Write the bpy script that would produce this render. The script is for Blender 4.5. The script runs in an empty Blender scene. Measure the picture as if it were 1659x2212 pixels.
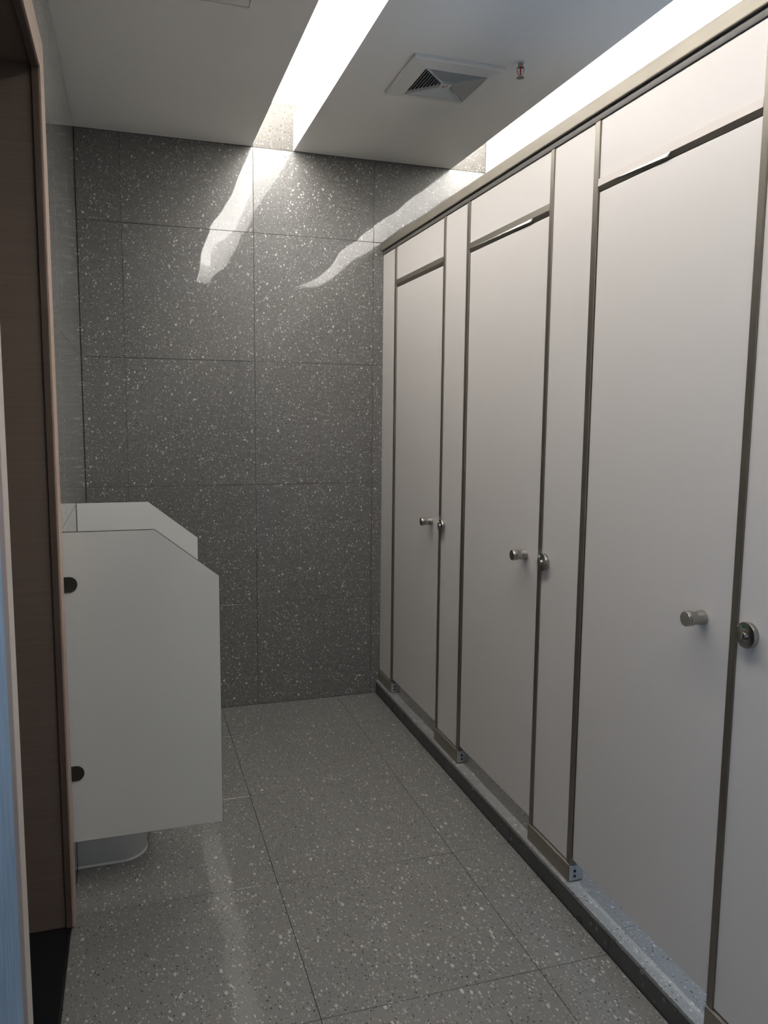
import bpy, bmesh, math, random
from mathutils import Vector, Matrix
random.seed(7)
S = bpy.context.scene
C = S.collection

# ------------------------------------------------------------------ camera
F_PX, YAW, PITCH, ROLL, CAM_H = 1706.17, 0.3122, -0.1207, 0.0099, 1.472
cy, sy = math.cos(YAW), math.sin(YAW)
fw0 = Vector((sy, cy, 0)); rt0 = Vector((cy, -sy, 0)); up0 = Vector((0, 0, 1))
fw = fw0*math.cos(PITCH) + up0*math.sin(PITCH)
up1 = up0*math.cos(PITCH) - fw0*math.sin(PITCH)
rt = rt0*math.cos(ROLL) + up1*math.sin(ROLL)
up = up1*math.cos(ROLL) - rt0*math.sin(ROLL)
cam_d = bpy.data.cameras.new('camera')
cam = bpy.data.objects.new('camera', cam_d); C.objects.link(cam)
m = Matrix((rt, up, -fw)).transposed().to_4x4(); m.translation = Vector((0, 0, CAM_H))
cam.matrix_world = m
cam_d.sensor_fit = 'HORIZONTAL'; cam_d.sensor_width = 36.0
cam_d.lens = 36.0*F_PX/1659.0
cam_d.clip_start = 0.02
S.camera = cam

# ------------------------------------------------------------------ world, daylight, exposure
W = bpy.data.worlds.new('world'); S.world = W; W.use_nodes = True
W.node_tree.nodes['Background'].inputs[0].default_value = (0.45, 0.62, 1.0, 1)
W.node_tree.nodes['Background'].inputs[1].default_value = 0.30
STRIP = 15.0            # radiance of the luminous strips
def area(name, loc, rot, sx, sy_, power, col):
    d = bpy.data.lights.new(name, 'AREA'); d.shape = 'RECTANGLE'; d.size = sx; d.size_y = sy_
    d.energy = power; d.color = col
    o = bpy.data.objects.new(name, d); C.objects.link(o); o.location = loc; o.rotation_euler = rot
    return o
# cool daylight from guessed, unseen openings added behind the camera and in the nearest cubicle
area('daylight_fill', (-0.42, -0.62, 1.15), (0, math.radians(-90), 0), 1.3, 0.9, 15.0, (0.60, 0.76, 1.0))
area('daylight_fill_cubicle', (2.70, 1.25, 1.2), (0, math.radians(90), 0), 0.9, 0.7, 15.0, (0.42, 0.66, 1.0))
vs = S.view_settings
vs.view_transform = 'Standard'; vs.look = 'None'; vs.gamma = 1.0; vs.use_curve_mapping = False
vs.exposure = 0.0

# ------------------------------------------------------------------ dimensions (metres)
D, ZC = 3.907, 2.727          # back wall, ceiling
XL, XR, YN = -0.197, 2.60, -1.20
XC, ZK = 1.2227, 0.068        # kerb face and height
XP = 1.245                    # face of the cubicle front
DOOR_Y0, DOOR_Y1, DOOR_Z = 1.39, 2.278, 2.335   # doorway in the left wall

# ------------------------------------------------------------------ materials
class NT:
    def __init__(s, name):
        s.m = bpy.data.materials.new(name); s.m.use_nodes = True
        s.t = s.m.node_tree; s.b = s.t.nodes['Principled BSDF']
    def n(s, typ, **kw):
        x = s.t.nodes.new(typ)
        for k, v in kw.items(): setattr(x, k, v)
        return x
    def l(s, a, b): s.t.links.new(a, b)
    def math(s, op, a, b=None, c=None):
        x = s.n('ShaderNodeMath', operation=op)
        for i, v in enumerate((a, b, c)):
            if v is None: continue
            if isinstance(v, (int, float)): x.inputs[i].default_value = v
            else: s.l(v, x.inputs[i])
        return x.outputs[0]
    def mix(s, f, a, b):
        x = s.n('ShaderNodeMix', data_type='RGBA')
        for i, v in ((0, f), (6, a), (7, b)):
            if isinstance(v, (int, float)): x.inputs[i].default_value = v
            elif isinstance(v, tuple): x.inputs[i].default_value = (*v, 1)
            else: s.l(v, x.inputs[i])
        return x.outputs[2]
    def noise(s, vec, scale, detail=2, rough=.5):
        x = s.n('ShaderNodeTexNoise'); s.l(vec, x.inputs['Vector'])
        x.inputs['Scale'].default_value = scale; x.inputs['Detail'].default_value = detail
        x.inputs['Roughness'].default_value = rough
        return x.outputs['Fac']
    def set(s, **kw):
        for k, v in kw.items(): s.b.inputs[k.replace('_', ' ')].default_value = v

def plain(name, col, rough=.5, metal=0., spec=.5, mottle=.0, coat=0, coat_r=.1):
    k = NT(name); k.set(Roughness=rough, Metallic=metal); k.b.inputs['Base Color'].default_value = (*col, 1)
    k.b.inputs['Specular IOR Level'].default_value = spec
    if coat: k.set(Coat_Weight=coat, Coat_Roughness=coat_r)
    if mottle:
        g = k.n('ShaderNodeNewGeometry'); nz = k.noise(g.outputs['Position'], 3.1, 4, .6)
        c2 = tuple(c*(1-mottle) for c in col)
        k.l(k.mix(nz, col, c2), k.b.inputs['Base Color'])
        k.l(k.math('ADD', k.math('MULTIPLY', nz, .12), rough-.06), k.b.inputs['Roughness'])
    return k.m

def terrazzo(name, base, white=(.47,.46,.44), black=(.012,.012,.012), rough=.4, coat=1., coat_r=.04, wave=.0006, dens=1.0, chip=1.0, spec=.5):
    """ground stone: grey matrix, white, mid and black chips of three sizes; every slab has its own lie"""
    k = NT(name)
    g = k.n('ShaderNodeNewGeometry'); oi = k.n('ShaderNodeObjectInfo')
    off = k.n('ShaderNodeVectorMath', operation='SCALE'); 
    cmb = k.n('ShaderNodeCombineXYZ'); k.l(oi.outputs['Random'], cmb.inputs[0]); k.l(oi.outputs['Random'], cmb.inputs[2]); cmb.inputs[1].default_value = 0.3
    k.l(cmb.outputs[0], off.inputs[0]); off.inputs['Scale'].default_value = 7.3
    add = k.n('ShaderNodeVectorMath', operation='ADD'); k.l(g.outputs['Position'], add.inputs[0]); k.l(off.outputs[0], add.inputs[1])
    P = add.outputs[0]
    # crooked outlines for the chips
    dn = k.n('ShaderNodeTexNoise'); k.l(P, dn.inputs['Vector']); dn.inputs['Scale'].default_value = 95; dn.inputs['Detail'].default_value = 1
    sc = k.n('ShaderNodeVectorMath', operation='SCALE'); k.l(dn.outputs['Color'], sc.inputs[0]); sc.inputs['Scale'].default_value = .008
    ad2 = k.n('ShaderNodeVectorMath', operation='ADD'); k.l(P, ad2.inputs[0]); k.l(sc.outputs[0], ad2.inputs[1])
    P2 = ad2.outputs[0]
    def chips(scale, rmin, rmax, keep, seed):
        mp = k.n('ShaderNodeMapping'); k.l(P2, mp.inputs['Vector']); mp.inputs['Location'].default_value = (seed, seed*.7, seed*1.3)
        mp.inputs['Rotation'].default_value = (seed*.3, seed*.5, seed*.2); mp.inputs['Scale'].default_value = (1.35, .72, 1.1)
        v = k.n('ShaderNodeTexVoronoi'); k.l(mp.outputs[0], v.inputs['Vector']); v.inputs['Scale'].default_value = scale
        v.inputs['Randomness'].default_value = .9
        sp = k.n('ShaderNodeSeparateColor'); k.l(v.outputs['Color'], sp.inputs[0])
        rad = k.math('ADD', k.math('MULTIPLY', sp.outputs[0], rmax-rmin), rmin)
        inside = k.math('LESS_THAN', v.outputs['Distance'], rad)
        kp = k.math('LESS_THAN', sp.outputs[1], keep)
        return k.math('MULTIPLY', inside, kp), sp.outputs[2]
    nz = k.noise(P, 2.3, 5, .6)
    fine = k.noise(P, 260, 2, .6)
    dark = tuple(c*.80 for c in base)
    col = k.mix(nz, dark, tuple(c*1.12 for c in base))
    col = k.mix(k.math('MULTIPLY', fine, .55), col, tuple(c*.62 for c in base))
    mid, r0 = chips(100*chip, .18, .40, .30*dens, 3.1); col = k.mix(k.math('MULTIPLY', mid, .40), col, tuple(c*1.9 for c in base))
    wsm, r1 = chips(120*chip, .16, .40, .20*dens, 8.7); col = k.mix(k.math('MULTIPLY', wsm, .60), col, white)
    blk, r2 = chips(125*chip, .16, .38, .20*dens, 5.9); col = k.mix(k.math('MULTIPLY', blk, .85), col, black)
    wmd, r4 = chips(78*chip, .18, .36, .13*dens, 12.3); col = k.mix(k.math('MULTIPLY', wmd, .75), col, white)
    wl, r3 = chips(52*chip, .18, .36, .07*dens, 1.7); col = k.mix(k.math('MULTIPLY', wl, k.math('ADD', .6, k.math('MULTIPLY', r3, .4))), col, white)
    k.l(col, k.b.inputs['Base Color'])
    k.set(Roughness=rough, Coat_Weight=coat, Coat_Roughness=coat_r); k.b.inputs['Specular IOR Level'].default_value = spec
    # polished slabs are never quite flat
    wv = k.noise(P, 4.0, .8, .5)
    bp = k.n('ShaderNodeBump'); bp.inputs['Strength'].default_value = 1; bp.inputs['Distance'].default_value = wave
    k.l(wv, bp.inputs['Height']); k.l(bp.outputs[0], k.b.inputs['Coat Normal'])
    k.l(k.math('ADD', coat_r*.7, k.math('MULTIPLY', k.noise(P, 11, 3, .6), coat_r*.6)), k.b.inputs['Coat Roughness'])
    return k.m

def wood(name, a, b, rough=.45):
    k = NT(name); tc = k.n('ShaderNodeNewGeometry'); mp = k.n('ShaderNodeMapping'); k.l(tc.outputs['Position'], mp.inputs['Vector'])
    mp.inputs['Scale'].default_value = (1.5, 1.5, 120)
    n1 = k.noise(mp.outputs[0], 1.6, 5, .65)
    k.l(k.mix(n1, a, b), k.b.inputs['Base Color']); k.set(Roughness=rough)
    bp = k.n('ShaderNodeBump'); bp.inputs['Distance'].default_value = .0003; bp.inputs['Strength'].default_value = .5
    k.l(n1, bp.inputs['Height']); k.l(bp.outputs[0], k.b.inputs['Normal'])
    return k.m

def steel(name, col, rough, axis_scale=(3, 3, 240)):
    k = NT(name); tc = k.n('ShaderNodeNewGeometry'); mp = k.n('ShaderNodeMapping'); k.l(tc.outputs['Position'], mp.inputs['Vector'])
    mp.inputs['Scale'].default_value = axis_scale
    n1 = k.noise(mp.outputs[0], 1.3, 4, .6); n2 = k.noise(tc.outputs['Position'], 9, 3, .6)
    k.l(k.mix(n2, col, tuple(c*.82 for c in col)), k.b.inputs['Base Color'])
    k.l(k.math('ADD', k.math('MULTIPLY', n1, .16), rough-.08), k.b.inputs['Roughness']); k.set(Metallic=1.)
    return k.m

def film(name):
    k = NT(name); tc = k.n('ShaderNodeNewGeometry'); mp = k.n('ShaderNodeMapping'); k.l(tc.outputs['Position'], mp.inputs['Vector'])
    mp.inputs['Scale'].default_value = (8, 60, 6)
    n1 = k.noise(mp.outputs[0], 1.4, 4, .6)
    rp = k.n('ShaderNodeValToRGB'); k.l(n1, rp.inputs[0])
    rp.color_ramp.elements[0].position = .35; rp.color_ramp.elements[0].color = (.10, .20, .36, 1)
    rp.color_ramp.elements[1].position = .75; rp.color_ramp.elements[1].color = (.26, .42, .62, 1)
    k.l(rp.outputs[0], k.b.inputs['Base Color']); k.set(Roughness=.35)
    return k.m

def emit(name, col, s):
    k = NT(name); k.b.inputs['Base Color'].default_value = (.8, .8, .8, 1)
    k.b.inputs['Emission Color'].default_value = (*col, 1); k.b.inputs['Emission Strength'].default_value = s
    return k.m

M = dict(
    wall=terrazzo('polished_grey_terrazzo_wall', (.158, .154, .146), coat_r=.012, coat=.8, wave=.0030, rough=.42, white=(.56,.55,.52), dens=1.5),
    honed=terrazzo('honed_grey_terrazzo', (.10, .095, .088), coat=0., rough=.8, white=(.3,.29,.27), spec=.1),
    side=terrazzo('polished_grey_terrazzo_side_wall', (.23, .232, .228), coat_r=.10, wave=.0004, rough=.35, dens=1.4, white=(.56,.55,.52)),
    floor=terrazzo('grey_terrazzo_floor', (.178, .175, .163), coat_r=.045, rough=.5, wave=.0006, spec=.4, coat=.6, dens=1.4, white=(.43,.425,.40)),
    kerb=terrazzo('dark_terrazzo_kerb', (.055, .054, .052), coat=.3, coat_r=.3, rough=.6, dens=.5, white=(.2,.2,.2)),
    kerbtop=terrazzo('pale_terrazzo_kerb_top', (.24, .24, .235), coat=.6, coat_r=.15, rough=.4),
    grout=plain('dark_grout', (.045, .042, .038), .9),
    grout_light=plain('grey_grout', (.10, .10, .095), .9),
    ceil=plain('white_ceiling_paint', (.93, .925, .905), .85, mottle=.03, spec=.2),
    white=plain('white_painted_metal', (.76, .76, .74), .5),
    plastic=plain('white_plastic_grille', (.78, .78, .76), .45),
    lip=plain('white_trough_paint', (.90, .90, .89), .8),
    board=plain('warm_white_laminate', (.59, .560, .535), .42, mottle=.03, spec=.35),
    screen=plain('pale_grey_laminate', (.66, .66, .635), .40, mottle=.02, spec=.4),
    core=plain('dark_laminate_core', (.04, .037, .033), .8, spec=.1),
    steel=steel('brushed_stainless', (.50, .47, .43), .34),
    bright=steel('glint_steel', (.9, .89, .87), .28),
    strip=steel('brushed_bronze_grey_steel', (.30, .27, .235), .42, (3, 3, 4)),
    rail=steel('brushed_steel_rail', (.36, .33, .285), .60, (240, 3, 240)),
    railin=plain('dark_rubber_groove', (.10, .093, .086), .5, spec=.4),
    galv=plain('galvanised_cap', (.40, .42, .42), .45, .6),
    gunmetal=plain('dark_gunmetal_plate', (.055, .055, .05), .4, .6),
    hole=plain('black_hole', (.006, .006, .006), .9),
    chrome=steel('satin_chrome_knob', (.44, .42, .39), .24, (60, 60, 60)),
    green=plain('green_indicator', (.008, .07, .035), .4),
    red=plain('red_glass_bulb', (.55, .03, .03), .2),
    mark=plain('dark_print', (.08, .08, .08), .6),
    ceramic=plain('white_glazed_ceramic', (.60, .62, .63), .12, coat=.5, coat_r=.04),
    silicone=plain('white_silicone', (.72, .73, .72), .5),
    wood=wood('brown_wood_veneer', (.120, .086, .066), (.200, .148, .115)),
    wooda=wood('brown_casing_veneer', (.080, .055, .041), (.110, .076, .057)),
    wedge=wood('pale_casing_edge', (.38, .285, .225), (.45, .345, .28)),
    mauve=plain('mauve_grey_casing', (.21, .185, .19), .5),
    palemet=plain('pale_casing_and_lit_channel', (.46, .41, .38), .4),
    blackstone=plain('black_polished_stone', (.008, .009, .010), .15, mottle=.2),
    ventdark=plain('vent_shade', (.03, .03, .03), .9),
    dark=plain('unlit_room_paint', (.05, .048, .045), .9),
    film=film('blue_protective_film'),
    glow=emit('luminous_panel', (1.0, .962, .912), STRIP),
)

# ------------------------------------------------------------------ mesh helpers
def box(bm, x0, x1, y0, y1, z0, z1, bev=0.0):
    mat = Matrix.Translation(((x0+x1)/2, (y0+y1)/2, (z0+z1)/2)) @ Matrix.Diagonal((x1-x0, y1-y0, z1-z0, 1))
    r = bmesh.ops.create_cube(bm, size=1, matrix=mat)
    if bev:
        es = {e for v in r['verts'] for e in v.link_edges}
        bmesh.ops.bevel(bm, geom=list(es), offset=bev, segments=2, affect='EDGES', profile=.6)
    return r
def BX(*a, **k):
    bm = bmesh.new(); box(bm, *a, **k); return bm
def prism(bm, pts, axis, a, b, bev=0):
    """polygon in the plane across axis, pushed from a to b"""
    def P(u, v, w): return {'x': (w, u, v), 'y': (u, w, v), 'z': (u, v, w)}[axis]
    A = [bm.verts.new(P(u, v, a)) for u, v in pts]; B = [bm.verts.new(P(u, v, b)) for u, v in pts]
    n = len(pts); fs = [bm.faces.new(A), bm.faces.new(B)]
    for i in range(n): fs.append(bm.faces.new((A[i], A[(i+1) % n], B[(i+1) % n], B[i])))
    bmesh.ops.recalc_face_normals(bm, faces=fs)
    return fs
def lathe(bm, prof, origin, axis, n=32):
    """profile (distance along axis, radius)"""
    ax = Vector(axis).normalized(); u = ax.orthogonal().normalized(); v = ax.cross(u); o = Vector(origin)
    rings = []
    for t, r in prof:
        rings.append([bm.verts.new(o + ax*t + (u*math.cos(2*math.pi*i/n) + v*math.sin(2*math.pi*i/n))*max(r, 1e-5)) for i in range(n)])
    fs = []
    for a, b in zip(rings, rings[1:]):
        for i in range(n): fs.append(bm.faces.new((a[i], a[(i+1) % n], b[(i+1) % n], b[i])))
    fs.append(bm.faces.new(rings[0])); fs.append(bm.faces.new(rings[-1]))
    bmesh.ops.recalc_face_normals(bm, faces=fs)
    return fs
def obj(name, bm, mat, parent=None, smooth=False, kind=None):
    """origin is moved to the middle of the mesh so that the object stands where it is"""
    me = bpy.data.meshes.new(name)
    if bm.verts:
        lo = Vector([min(v.co[i] for v in bm.verts) for i in range(3)]); hi = Vector([max(v.co[i] for v in bm.verts) for i in range(3)])
        c = (lo+hi)/2; bmesh.ops.translate(bm, verts=bm.verts, vec=-c)
    else: c = Vector()
    bm.to_mesh(me); bm.free(); me.materials.append(M[mat])
    o = bpy.data.objects.new(name, me); C.objects.link(o)
    if smooth:
        for p in me.polygons: p.use_smooth = True
        try: me.set_sharp_from_angle(angle=math.radians(35))
        except Exception: pass
    world[o] = c
    if parent is not None:
        o.parent = parent; o.location = c - world[parent]
    else: o.location = c
    if kind: o['kind'] = kind
    return o
world = {}
def tag(o, label, cat, group=None):
    o['label'] = label; o['category'] = cat; o['kind'] = 'thing'
    if group: o['group'] = group
    return o
def thing(name, loc, label, cat, group=None):
    o = bpy.data.objects.new(name, None); C.objects.link(o); o.location = loc; o.empty_display_size = .1
    world[o] = Vector(loc)
    return tag(o, label, cat, group)
def slab(axis_n, u0, u1, v0, v1, front, thick, ch=.0012, gap=.0009):
    """one stone slab with a small arris round its face; axis_n: (axis letter, sign of the face normal)"""
    ax, sg = axis_n; u0 += gap; u1 -= gap; v0 += gap; v1 -= gap
    def P(u, v, w): return {'x': (w, u, v), 'y': (u, w, v), 'z': (u, v, w)}[ax]
    bm = bmesh.new(); q = [(u0, v0), (u1, v0), (u1, v1), (u0, v1)]; qi = [(u0+ch, v0+ch), (u1-ch, v0+ch), (u1-ch, v1-ch), (u0+ch, v1-ch)]
    back = front - sg*thick; mid = front - sg*ch
    R0 = [bm.verts.new(P(u, v, back)) for u, v in q]; R1 = [bm.verts.new(P(u, v, mid)) for u, v in q]; R2 = [bm.verts.new(P(u, v, front)) for u, v in qi]
    fs = [bm.faces.new(R0), bm.faces.new(R2)]
    for A, B in ((R0, R1), (R1, R2)):
        for i in range(4): fs.append(bm.faces.new((A[i], A[(i+1) % 4], B[(i+1) % 4], B[i])))
    bmesh.ops.recalc_face_normals(bm, faces=fs)
    return bm
def tiles(parent, ax, sg, us, vs_, front, mat, thick=.010, tilt=.0, name='tile', skip=None, ch=.0008, gap=.0006):
    for a, b in zip(us, us[1:]):
        for c, d in zip(vs_, vs_[1:]):
            if skip and skip((a+b)/2, (c+d)/2): continue
            o = obj(name, slab((ax, sg), a, b, c, d, front, thick, ch, gap), mat, parent)
            if tilt:
                t = Vector((random.uniform(-tilt, tilt), random.uniform(-tilt, tilt), random.uniform(-tilt, tilt)))
                o.rotation_euler = {'x': (0, t.y, t.z), 'y': (t.x, 0, t.z), 'z': (t.x, t.y, 0)}[ax]
    return parent

# ------------------------------------------------------------------ setting: floor
TH = .010
f = obj('floor', BX(XL-.006, XC+.01, YN, D+.02, -.08, -TH), 'grout', kind='structure')
xs = [XL, .4103, 1.0103, XC-.001]
ys = [2.333+.6*i for i in range(-6, 3)]; ys = [YN] + [y for y in ys if y > YN+.05] + [D]
tiles(f, 'z', 1, xs, ys, 0, 'floor', ch=.0004, gap=.0008)
# raised cubicle floor and its kerb
f2 = obj('floor_cubicles', BX(XC+.012, XR, YN, D+.02, -.08, ZK-.012), 'grout', kind='structure')
ysk = ys
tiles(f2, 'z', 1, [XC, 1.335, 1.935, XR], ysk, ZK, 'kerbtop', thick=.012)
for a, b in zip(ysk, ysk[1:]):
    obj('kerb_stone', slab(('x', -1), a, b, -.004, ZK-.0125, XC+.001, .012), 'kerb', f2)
# ------------------------------------------------------------------ back wall
zs = [0, .53, 1.13, 1.73, 2.335, 2.725]
wb = obj('wall_back', BX(XL-.2, XR+.2, D+.010, D+.12, -.08, 3.0), 'grout_light', kind='structure')
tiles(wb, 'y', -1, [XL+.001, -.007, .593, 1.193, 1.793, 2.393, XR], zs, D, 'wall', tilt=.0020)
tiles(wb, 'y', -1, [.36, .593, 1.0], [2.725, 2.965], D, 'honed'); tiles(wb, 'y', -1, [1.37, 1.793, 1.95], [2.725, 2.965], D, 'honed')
# ------------------------------------------------------------------ left wall, with the doorway
wlm = bmesh.new()
WX0, WX1 = XL-.20, XL-.010
box(wlm, WX0, WX1, DOOR_Y1+.025, D+.01, -.08, 3.0)
box(wlm, WX0, WX1, DOOR_Y0-.025, DOOR_Y1+.025, DOOR_Z+.03, 3.0)
box(wlm, WX0, WX1, -.10, DOOR_Y0-.025, -.08, 3.0)
box(wlm, WX0, WX1, YN-.1, -1.12, -.08, 3.0)
box(wlm, WX0, WX1, -1.12, -.10, -.08, .45); box(wlm, WX0, WX1, -1.12, -.10, 1.85, 3.0)  # unseen opening added to let in the cool daylight
wl = obj('wall_left', wlm, 'grout_light', kind='structure')
zl = [0, .53, 1.13, 1.73, 2.335, 2.725]
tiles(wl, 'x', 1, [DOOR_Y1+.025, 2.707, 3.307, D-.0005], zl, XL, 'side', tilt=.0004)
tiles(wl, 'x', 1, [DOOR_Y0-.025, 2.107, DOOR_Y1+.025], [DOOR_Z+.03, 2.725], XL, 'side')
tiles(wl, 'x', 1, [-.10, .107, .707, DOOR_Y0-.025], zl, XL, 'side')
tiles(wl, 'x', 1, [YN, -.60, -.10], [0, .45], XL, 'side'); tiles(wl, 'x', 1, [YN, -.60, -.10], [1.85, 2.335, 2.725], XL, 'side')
# ------------------------------------------------------------------ right wall with the added daylight opening, closed rear wall
b = bmesh.new()
wy0, wy1, wz0, wz1 = .85, 1.65, .75, 1.70
box(b, XR, XR+.15, YN-.1, wy0, -.08, 3.0); box(b, XR, XR+.15, wy1, D+.12, -.08, 3.0)
box(b, XR, XR+.15, wy0, wy1, -.08, wz0); box(b, XR, XR+.15, wy0, wy1, wz1, 3.0)
obj('wall_right', b, 'wall', kind='structure')
b = bmesh.new()
box(b, XL-.2, XR+.15, YN-.12, YN, -.08, 3.0)
obj('wall_rear', b, 'wall', kind='structure')
# cubicle divisions behind the front
for i, y in enumerate((2.96, 2.10)):
    obj('wall_divider_%d' % (i+1), BX(XP+.03, XR-.002, y-.009, y+.009, ZK+.10, 2.05), 'board', kind='structure')

# ------------------------------------------------------------------ ceiling with three open slots
SL = [(.588, .787), (1.603, 1.796)]
RL = .22                       # unseen leftward widening of recess and glowing panel, added to brighten the cubicle top
SY0 = -.15                     # near end of the slots
b = bmesh.new()
edges = [XL-.01, SL[0][0], SL[0][1], SL[1][0], SL[1][1], XR+.01]
CT = .012
for i in range(0, 6, 2): box(b, edges[i], edges[i+1], YN-.05, D-.0005, ZC, ZC+CT)
for a, c in SL: box(b, a, c, YN-.05, SY0, ZC, ZC+CT)
ce = obj('ceiling', b, 'ceil', kind='structure')
b = bmesh.new()
for a, c in SL:
    box(b, c, c+.011, SY0, D-.001, ZC+CT, 2.885)
    box(b, a-RL, a-RL+.015, SY0, D-.001, ZC+CT, 2.97)
    box(b, c+.055, c+.070, SY0, D-.001, ZC+CT, 2.97)
    box(b, a-RL, c+.070, SY0-.015, SY0, ZC+CT, 2.97)
    box(b, a-RL, c+.070, SY0-.015, D-.001, 2.97, 2.985)
obj('light_trough', b, 'lip', ce)
for i, (a, c) in enumerate(SL):
    o = obj('ceiling_light', BX(a-RL+.016, c+.054, SY0+.001, D-.004, 2.935, 2.950), 'glow')
    tag(o, ['long glowing white light strip in the ceiling slot left of the air vent',
            'long glowing white light strip in the ceiling slot above the cubicle rail'][i], 'light', 'ceiling light strips')

# ------------------------------------------------------------------ doorway in the left wall: frame, threshold, dark room beyond
fr = thing('door_frame', (XL-.1, (DOOR_Y0+DOOR_Y1)/2, 0), 'brown wood-veneer door frame with pale edges, at the left of the picture', 'door frame')
JX0 = WX0-.012
XF = XL+.010     # front of the casing
obj('jamb', BX(JX0, XL-.013, DOOR_Y1+.008, DOOR_Y1+.024, .004, DOOR_Z+.008), 'wood', fr)
obj('jamb', BX(JX0, XL-.013, DOOR_Y0-.024, DOOR_Y0-.008, .004, DOOR_Z+.008), 'wood', fr)
obj('head_jamb', BX(JX0, XL-.013, DOOR_Y0-.024, DOOR_Y1+.024, DOOR_Z+.009, DOOR_Z+.025), 'wood', fr)
obj('casing', BX(XL-.012, XL+.004, DOOR_Y1, DOOR_Y1+.075, .004, DOOR_Z+.074, bev=.0015), 'wooda', fr)
obj('casing_face', BX(XL+.0041, XF, DOOR_Y1+.0008, DOOR_Y1+.095, .004, DOOR_Z+.0935, bev=.0015), 'wedge', fr)
obj('casing', BX(XL-.012, XL+.004, DOOR_Y0-.001, DOOR_Y1-.0003, DOOR_Z, DOOR_Z+.074, bev=.0015), 'wooda', fr)
obj('casing_face', BX(XL+.0041, XF, DOOR_Y0-.02, DOOR_Y1+.0003, DOOR_Z+.001, DOOR_Z+.0935, bev=.0015), 'wedge', fr)
o = obj('casing', BX(XL-.012, XF, DOOR_Y0-.056, DOOR_Y0-.0013, .002, DOOR_Z+.0935, bev=.002), 'palemet', fr); o['label'] = 'pale grey-beige casing strip'
o = obj('casing', BX(XL-.012, XF-.001, DOOR_Y0-.110, DOOR_Y0-.0565, .002, DOOR_Z+.0935, bev=.002), 'mauve', fr); o['label'] = 'mauve-grey casing strip'
th = obj('floor_doorway', BX(JX0-.6, XL-.003, DOOR_Y0-.02, DOOR_Y1+.024, -.07, .003, bev=.002), 'blackstone', kind='structure')
b = bmesh.new()
RX = -1.5
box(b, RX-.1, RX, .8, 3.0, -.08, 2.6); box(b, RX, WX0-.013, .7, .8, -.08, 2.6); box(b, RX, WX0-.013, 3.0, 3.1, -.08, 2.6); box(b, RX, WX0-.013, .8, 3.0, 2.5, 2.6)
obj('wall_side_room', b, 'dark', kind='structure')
obj('floor_side_room', BX(RX, JX0-.605, .8, 3.0, -.08, 0), 'blackstone', kind='structure')
pn = obj('wall_panel', BX(XL+.0008, XL+.011, .30, DOOR_Y0-.112, .01, 2.1, bev=.002), 'film')
tag(pn, 'blue film-covered panel with white streaks on the wall, at the bottom left edge', 'panel')

# ------------------------------------------------------------------ cubicle front
PT = .020                      # board thickness
doors = [(3.090, 3.690), (2.232, 2.832), (1.372, 1.968)]          # near jamb line, far jamb line
nmd = ['farthest', 'middle', 'nearest']
DZ0, DZ1 = .142, 2.088
LZ0, LZ1 = 2.088, 2.122
RZ0, RZ1 = 2.276, 2.334
# head rail: box rail with a recessed dark groove below
hr = thing('head_rail', (XP, (YN+D)/2, RZ0), 'long brushed steel rail running along the top of the white cubicle front', 'rail')
b = bmesh.new()
box(b, XP-.012, XP+.034, YN+.001, D-.001, RZ0+.020, RZ1, bev=.003)
obj('rail', b, 'rail', hr)
b = bmesh.new(); box(b, XP-.004, XP+.026, YN+.001, D-.001, RZ0, RZ0+.0195, bev=.002)
o = obj('rail_groove', b, 'railin', hr, smooth=True); o['label'] = 'dark rounded groove under the rail'

def strip_post(y0, y1, z0, z1, parent, name='edge_strip'):
    b = bmesh.new()
    box(b, XP-.004, XP+PT+.002, y0, y1, z0, z1, bev=.0018)
    return obj(name, b, 'strip', parent)
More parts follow.
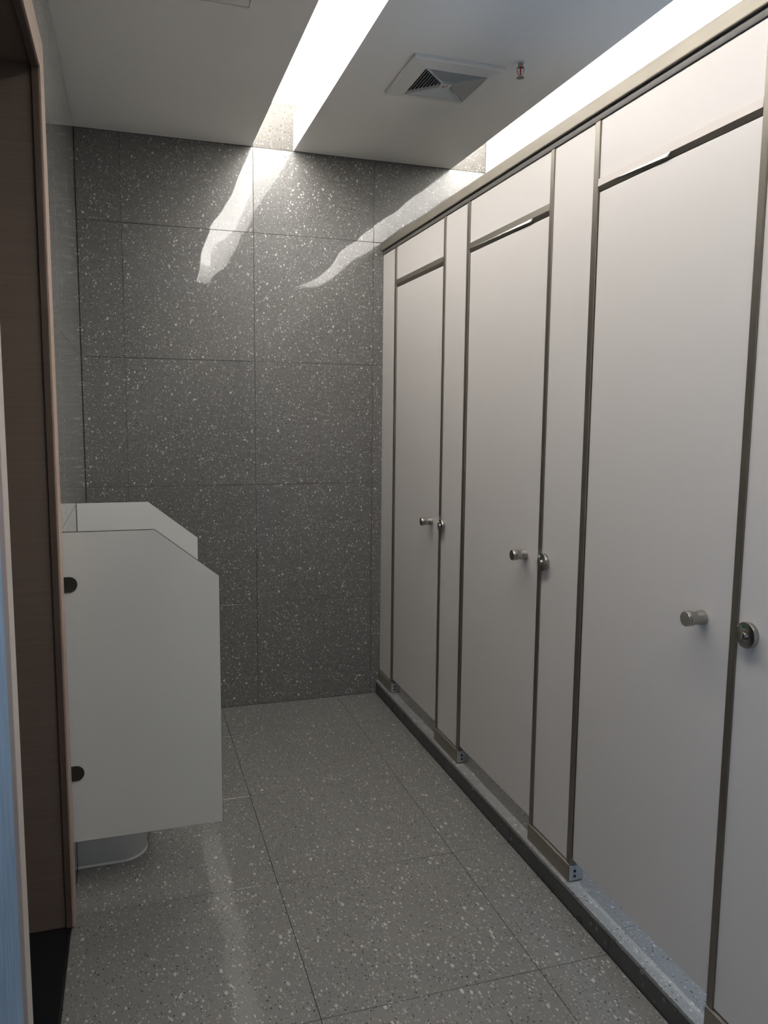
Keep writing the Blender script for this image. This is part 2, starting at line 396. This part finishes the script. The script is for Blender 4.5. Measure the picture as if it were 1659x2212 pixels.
# pilasters (fixed panels between the doors)
PZ = ZK+.058
def pilaster(y0, y1, label, near_strip, far_strip, lock_y):
    t = thing('partition_panel', (XP+PT/2, (y0+y1)/2, ZK), label, 'panel', 'fixed panels of the cubicle front')
    sa, sb = .024, .020
    a = y0+(sa if near_strip else 0); c = y1-(sb if far_strip else 0)
    obj('board', BX(XP, XP+PT, a+.0002, c-.0002, PZ, RZ0-.001, bev=.0012), 'board', t)
    if near_strip: strip_post(y0, y0+sa, PZ-.004, RZ0-.001, t)
    if far_strip: strip_post(y1-sb, y1, PZ-.004, RZ0-.001, t)
    s = obj('shoe', BX(XP-.008, XP+PT+.022, y0+.002, y1-.001, ZK+.0005, PZ-.0045, bev=.0015), 'rail', t)
    if near_strip:
        cp = obj('end_cap', BX(XP-.006, XP+PT+.020, y0-.0012, y0+.0015, ZK+.004, PZ-.007), 'galv', t)
        b = bmesh.new()
        for dz in (.018, .034): lathe(b, [(0, .0042), (.002, .0042)], (XP+.012, y0-.0026, ZK+dz), (0, 1, 0), 12)
        obj('screw_hole', b, 'hole', cp)
    if lock_y is not None:
        z = 1.018; x = XP
        lk = obj('lock_rosette', (lambda b: (lathe(b, [(0, .0275), (.010, .0285), (.0125, .0275), (.0135, .0255)], (x-.0002, lock_y, z), (-1, 0, 0), 40), b)[1])(bmesh.new()), 'chrome', t, smooth=True)
        obj('lock_spindle', (lambda b: (lathe(b, [(0, .0105), (.0015, .0105), (.0015, .0085), (.0065, .0085), (.0075, .0070)], (x-.0138, lock_y, z-.001), (-1, 0, 0), 28), b)[1])(bmesh.new()), 'chrome', lk, smooth=True)
        b = bmesh.new()      # curved indicator window
        pts = [(lock_y+.0215*math.sin(a)*1, z+.0215*math.cos(a)) for a in [(-.42+.84*i/8) for i in range(9)]]
        pts += [(lock_y+.0160*math.sin(a), z+.0160*math.cos(a)) for a in [(.42-.84*i/8) for i in range(9)]]
        prism(b, pts, 'x', x-.0140, x-.0136)
        o = obj('indicator_window', b, 'green', lk); o['label'] = 'green vacant indicator'
    return t
pilaster(3.690, D-.001, 'narrow white panel of the cubicle front against the grey back wall', True, False, None)
pilaster(2.832, 3.090, 'narrow white fixed panel between the farthest and the middle cubicle door', True, True, 3.052)
pilaster(1.968, 2.232, 'narrow white fixed panel between the middle and the nearest cubicle door', True, True, 2.190)
pilaster(YN+.001, 1.372, 'white fixed panel with round lock at the right edge, nearest of the cubicle front', False, True, 1.318)

for i, (y0, y1) in enumerate(doors):
    # over-door panel with its bottom channel
    t = thing('header_panel', (XP+PT/2, (y0+y1)/2, LZ0), 'white panel above the %s cubicle door, with a steel channel along its foot' % nmd[i], 'panel', 'panels above the cubicle doors')
    obj('board', BX(XP, XP+PT, y0+.001, y1-.001, LZ1, RZ0-.001, bev=.001), 'board', t)
    b = bmesh.new()
    prism(b, [(XP-.0045, LZ0+.013), (XP-.0030, LZ1-.0003), (XP+PT+.003, LZ1-.0003), (XP+PT+.003, LZ0+.013)], 'y', y0+.0005, y1-.0005)
    ch = obj('channel', b, 'strip' if i < 2 else 'palemet', t)  # nearest channel painted pale for the light reflected along it
    b = bmesh.new()          # foot of the channel, turned in
    prism(b, [(XP-.0045, LZ0+.0128), (XP+PT+.003, LZ0+.0128), (XP+PT+.003, LZ0+.0005), (XP+.0005, LZ0+.0005)], 'y', y0+.0005, y1-.0005)
    obj('door_stop', b, 'strip', t)
    if i:                    # bevelled sliver added as the light strip's glint on the channel, wider near
        ya, yb = y1-.06, y0+(.105 if i == 1 else .29)
        ya = y1-.04 if i == 1 else y1-.10
        zt = LZ0+.0125
        def sec(y, hgt): return [(XP-.0052-hgt*.30, y, zt-hgt), (XP-.0050, y, zt), (XP-.0005, y, zt), (XP-.0005, y, zt-hgt)]
        b = bmesh.new(); A = [b.verts.new(q) for q in sec(ya, .0008)]; B = [b.verts.new(q) for q in sec(yb+.012, .0080)]; E_ = [b.verts.new(q) for q in sec(yb, .0012)]
        for P_, Q_ in ((A, B), (B, E_)):
            for n_ in range(4): b.faces.new((P_[n_], P_[(n_+1) % 4], Q_[(n_+1) % 4], Q_[n_]))
        b.faces.new(A); b.faces.new(E_[::-1]); bmesh.ops.recalc_face_normals(b, faces=b.faces[:])
        o = obj('glint_edge', b, 'bright', t); o['label'] = 'sliver added as the glint of the light strip'
    # door
    d = thing('cubicle_door', (XP+PT/2, y1-.01, DZ0), 'tall white cubicle door, %s of the three, with a steel knob' % nmd[i], 'door', 'cubicle doors')
    obj('leaf', BX(XP+.001, XP+PT-.001, y0+.003, y1-.003, DZ0, DZ1-.002, bev=.0012), 'board', d)
    ky = y0+.090; kz = 1.020
    k = obj('knob', (lambda b: (lathe(b, [(0, .0150), (.002, .0175), (.010, .0172), (.016, .0160), (.022, .0150), (.029, .0158), (.034, .0172), (.049, .0175), (.051, .0165)], (XP+.0008, ky, kz), (-1, 0, 0), 40), b)[1])(bmesh.new()), 'chrome', d, smooth=True)

# ------------------------------------------------------------------ urinal screens
def screen_thing(y, label):
    t = thing('urinal_screen', (XL, y, .195), label, 'screen', 'urinal screens')
    b = bmesh.new()
    pts = [(XL+.001, .196), (.250, .196), (.250, .986), (.064, 1.134), (XL+.001, 1.134)]
    prism(b, pts, 'y', y, y+.0125)
    bmesh.ops.bevel(b, geom=b.edges[:], offset=.0008, segments=1, affect='EDGES')
    o = obj('screen_board', b, 'screen', t); o.data.materials.append(M['core'])
    for p in o.data.polygons:
        if abs(p.normal.y) < .95: p.material_index = 1
    for z in (.982, .412):
        b = bmesh.new(); r = .0225; cx = XL+.044-r
        pts = [(XL+.0005, z-r)] + [(cx+r*math.sin(a), z-r*math.cos(a)) for a in [math.pi*i/16 for i in range(17)]] + [(XL+.0005, z+r)]
        prism(b, pts, 'y', y-.004, y-.0002)
        bk = obj('bracket', b, 'gunmetal', t)
        obj('screw', (lambda b: (lathe(b, [(0, .0045), (.0012, .0040)], (cx+.002, y-.0040, z), (0, -1, 0), 14), b)[1])(bmesh.new()), "gunmetal", bk)
    return t
screen_thing(2.400, 'pale grey urinal screen with one cut corner, the front one of the pair')
screen_thing(3.185, 'pale grey urinal screen with one cut corner, behind the front one')

# ------------------------------------------------------------------ floor-standing urinal between the screens
u = thing('urinal', (XL+.14, 2.80, 0), 'white ceramic floor-standing urinal, its foot showing below the front screen', 'urinal')
def dsec(z, depth, half, r, n=8):
    x0 = XL+.001; x1 = x0+depth; pts = [(x0, 2.80-half, z)]
    for s, a0 in ((-1, -math.pi/2), (1, 0)):
        cx = x1-r; cyy = 2.80+s*(half-r)
        for i in range(n+1):
            a = a0 + (math.pi/2)*i/n; pts.append((cx+r*math.cos(a), cyy+r*math.sin(a), z))
    pts.append((x0, 2.80+half, z))
    return pts
b = bmesh.new()
secs = [(0.0, .215, .205, .085), (.02, .218, .207, .085), (.10, .232, .207, .09), (.20, .262, .205, .10), (.30, .300, .200, .11), (.36, .318, .196, .12), (.40, .315, .194, .12),
        (.55, .285, .190, .12), (.75, .255, .185, .12), (.92, .235, .180, .115), (.97, .215, .170, .10), (.985, .190, .155, .09)]
rings = [[b.verts.new(p) for p in dsec(*s)] for s in secs]
for A, B in zip(rings, rings[1:]):
    for i in range(len(A)): b.faces.new((A[i], A[(i+1) % len(A)], B[(i+1) % len(A)], B[i]))
b.faces.new(rings[0]); b.faces.new(rings[-1]); bmesh.ops.recalc_face_normals(b, faces=b.faces[:])
body = obj('body', b, 'ceramic', u, smooth=True)
cb = bmesh.new()
bmesh.ops.create_uvsphere(cb, u_segments=32, v_segments=20, radius=1, matrix=Matrix.Translation((XL+.245, 2.80, .62)) @ Matrix.Diagonal((.185, .140, .285, 1)))
cme = bpy.data.meshes.new('cut'); cb.to_mesh(cme); cb.free(); cut = bpy.data.objects.new('cut', cme); C.objects.link(cut)
bm_ = body.modifiers.new('bowl', 'BOOLEAN'); bm_.object = cut; bm_.operation = 'DIFFERENCE'; bm_.solver = 'EXACT'
bpy.context.view_layer.update()
dg = bpy.context.evaluated_depsgraph_get()
nm = bpy.data.meshes.new_from_object(body.evaluated_get(dg)); body.modifiers.clear()
if len(nm.polygons) > 50: body.data = nm
bpy.data.objects.remove(cut)
b = bmesh.new()       # silicone bead round the foot
p0 = dsec(.003, .219, .209, .087); p1 = dsec(.003, .2155, .2055, .085); q0 = dsec(.009, .2165, .2065, .085)
A = [b.verts.new(p) for p in p0]; B = [b.verts.new(p) for p in q0]; Cc = [b.verts.new(p) for p in p1]
p2 = dsec(.0005, .219, .209, .087); D_ = [b.verts.new(p) for p in p2]
for i in range(len(A)-1):
    b.faces.new((D_[i], D_[i+1], A[i+1], A[i])); b.faces.new((A[i], A[i+1], B[i+1], B[i])); b.faces.new((B[i], B[i+1], Cc[i+1], Cc[i]))
obj('sealant_bead', b, 'silicone', u)

# ------------------------------------------------------------------ ceiling exhaust vent
vx0, vx1, vy0, vy1 = .985, 1.331, 2.748, 3.092
gx0, gx1, gy0, gy1 = 1.052, 1.297-.003, 2.830, 3.075-.003
gx0, gx1, gy0, gy1 = 1.048, 1.290, 2.806, 3.048
v = thing('ceiling_vent', ((vx0+vx1)/2, (vy0+vy1)/2, ZC), 'square white exhaust vent with four fans of slats, on the ceiling', 'vent')
b = bmesh.new()
def quad(*p): b.faces.new([b.verts.new(q) for q in p])
zo, zi, zm = ZC-.0004, ZC-.018, ZC-.010
O = [(vx0, vy0), (vx1, vy0), (vx1, vy1), (vx0, vy1)]
def inset(d): return [(vx0+d, vy0+d), (vx1-d, vy0+d), (vx1-d, vy1-d), (vx0+d, vy1-d)]
G = [(gx0, gy0), (gx1, gy0), (gx1, gy1), (gx0, gy1)]
loops = [[(x, y, ZC-.0004) for x, y in O], [(x, y, ZC-.010) for x, y in O], [(x, y, ZC-.014) for x, y in inset(.006)], [(x, y, ZC-.020) for x, y in G], [(x, y, ZC-.004) for x, y in G]]
L = [[b.verts.new(p) for p in lp] for lp in loops]
for A, B in zip(L, L[1:]):
    for i in range(4): b.faces.new((A[i], A[(i+1) % 4], B[(i+1) % 4], B[i]))
bmesh.ops.recalc_face_normals(b, faces=b.faces[:])
obj('vent_frame', b, 'plastic', v)
o = obj('backing', BX(gx0-.001, gx1+.001, gy0-.001, gy1+.001, ZC-.0030, ZC-.0006), 'ventdark', v); o['label'] = 'dark plate in place of the shade behind the slats'  # dark plate standing in for the shade inside the vent
gcx, gcy = (gx0+gx1)/2, (gy0+gy1)/2; half = (gx1-gx0)/2
NS = 9; pl = .020; step = (half-pl)/NS
for side in range(4):
    ca, sa_ = [(1, 0), (0, 1), (-1, 0), (0, -1)][side]
    for j in range(NS):
        r1 = half-.0012-j*step; r0 = r1-step*.46
        b = bmesh.new()
        # slat: leans outwards; outer edge higher
        prof = [(r1, ZC-.0150), (r1, ZC-.0172), (r0, ZC-.0082), (r0, ZC-.0060)]
        A = []; B = []
        for r, z in prof:
            for s, lst in ((-1, A), (1, B)):
                x, y = r, s*(r-.0022)
                lst.append(b.verts.new((gcx+x*ca-y*sa_, gcy+x*sa_+y*ca, z)))
        b.faces.new(A); b.faces.new(B[::-1])
        for i in range(4): b.faces.new((A[i], B[i], B[(i+1) % 4], A[(i+1) % 4]))
        bmesh.ops.recalc_face_normals(b, faces=b.faces[:])
        obj('slat', b, 'plastic', v)
b = bmesh.new()
for s in ((1, 1), (1, -1), (-1, 1), (-1, -1)):      # hip ribs
    n_ = Vector((s[0], s[1], 0)).normalized(); tn = Vector((-n_.y, n_.x, 0))*.0011
    a0 = Vector((gcx+s[0]*pl*.8, gcy+s[1]*pl*.8, 0)); a1 = Vector((gcx+s[0]*half, gcy+s[1]*half, 0))
    V8 = [b.verts.new((*(q.xy), z)) for z in (ZC-.009, ZC-.0205) for q in (a0-tn, a0+tn, a1+tn, a1-tn)]
    for fidx in ((0, 1, 2, 3), (4, 5, 6, 7), (0, 1, 5, 4), (1, 2, 6, 5), (2, 3, 7, 6), (3, 0, 4, 7)): b.faces.new([V8[i] for i in fidx])
bmesh.ops.recalc_face_normals(b, faces=b.faces[:])
obj('hip_ribs', b, 'plastic', v)
hb = obj('centre_plate', BX(gcx-pl, gcx+pl, gcy-pl, gcy+pl, ZC-.0215, ZC-.012, bev=.001), 'plastic', v)
obj('emblem', (lambda b: (lathe(b, [(0, .0035), (.0006, .0035)], (gcx+.004, gcy-.008, ZC-.0216), (0, 0, -1), 14), b)[1])(bmesh.new()), 'red', hb)
b = bmesh.new(); box(b, gcx-.010, gcx-.007, gcy-.002, gcy+.008, ZC-.0221, ZC-.0214); box(b, gcx-.003, gcx+.0, gcy-.001, gcy+.007, ZC-.0221, ZC-.0214); box(b, gcx-.010, gcx+.0, gcy+.003, gcy+.0045, ZC-.0221, ZC-.0214)
obj('printed_mark', b, 'mark', hb)

# ------------------------------------------------------------------ sprinkler
sx, syy = 1.362, 2.690
s = thing('fire_sprinkler', (sx, syy, ZC), 'small chrome pendent fire sprinkler with a red bulb, on the ceiling beside the vent', 'sprinkler')
obj('escutcheon', (lambda b: (lathe(b, [(0, .017), (.003, .016), (.005, .011)], (sx, syy, ZC-.0003), (0, 0, -1), 24), b)[1])(bmesh.new()), 'white', s, smooth=True)
b = bmesh.new(); lathe(b, [(0, .0095), (.010, .0095), (.012, .011), (.016, .011), (.018, .007)], (sx, syy, ZC-.005), (0, 0, -1), 20)
obj('nozzle', b, 'chrome', s, smooth=True)
for sd in (-1, 1):
    b = bmesh.new(); path = [(.0105, -.018), (.0125, -.027), (.0110, -.037), (.0060, -.046), (.0015, -.051)]
    rr = .0018; prev = None; dx, dy = sd*.92, sd*-.38
    rings = []
    for r, z in path:
        c = Vector((sx+dx*r, syy+dy*r, ZC+z)); rings.append([b.verts.new(c+Vector((math.cos(a)*rr, math.sin(a)*rr, math.sin(a)*.0006))) for a in [math.pi*2*i/8 for i in range(8)]])
    for A, B in zip(rings, rings[1:]):
        for i in range(8): b.faces.new((A[i], A[(i+1) % 8], B[(i+1) % 8], B[i]))
    b.faces.new(rings[0]); b.faces.new(rings[-1]); bmesh.ops.recalc_face_normals(b, faces=b.faces[:])
    obj('frame_arm', b, 'chrome', s, smooth=True)
obj('glass_bulb', (lambda b: (lathe(b, [(0, .001), (.002, .0027), (.012, .0032), (.022, .0027), (.027, .001)], (sx, syy, ZC-.0225), (0, 0, -1), 14), b)[1])(bmesh.new()), 'red', s, smooth=True)
b = bmesh.new(); lathe(b, [(0, .004), (.003, .005), (.0034, .014), (.0046, .014), (.0055, .003)], (sx, syy, ZC-.0505), (0, 0, -1), 24)
obj('deflector', b, 'chrome', s)

# ------------------------------------------------------------------ ceiling access hatch
hx0, hx1, hy0, hy1 = -.040, .410, 2.188, 2.640
h = thing('access_hatch', ((hx0+hx1)/2, (hy0+hy1)/2, ZC), 'white square access hatch in the ceiling, cut by the top edge of the picture', 'hatch')
b = bmesh.new(); w = .020
for (a0, a1, c0, c1) in ((hx0, hx1, hy0, hy0+w), (hx0, hx1, hy1-w, hy1), (hx0, hx0+w, hy0+w, hy1-w), (hx1-w, hx1, hy0+w, hy1-w)): box(b, a0, a1, c0, c1, ZC-.007, ZC-.0004, bev=.0012)
obj('hatch_frame', b, 'ceil', h)
obj('hatch_panel', BX(hx0+w+.003, hx1-w-.003, hy0+w+.003, hy1-w-.003, ZC-.004, ZC-.0005, bev=.0008), 'ceil', h)
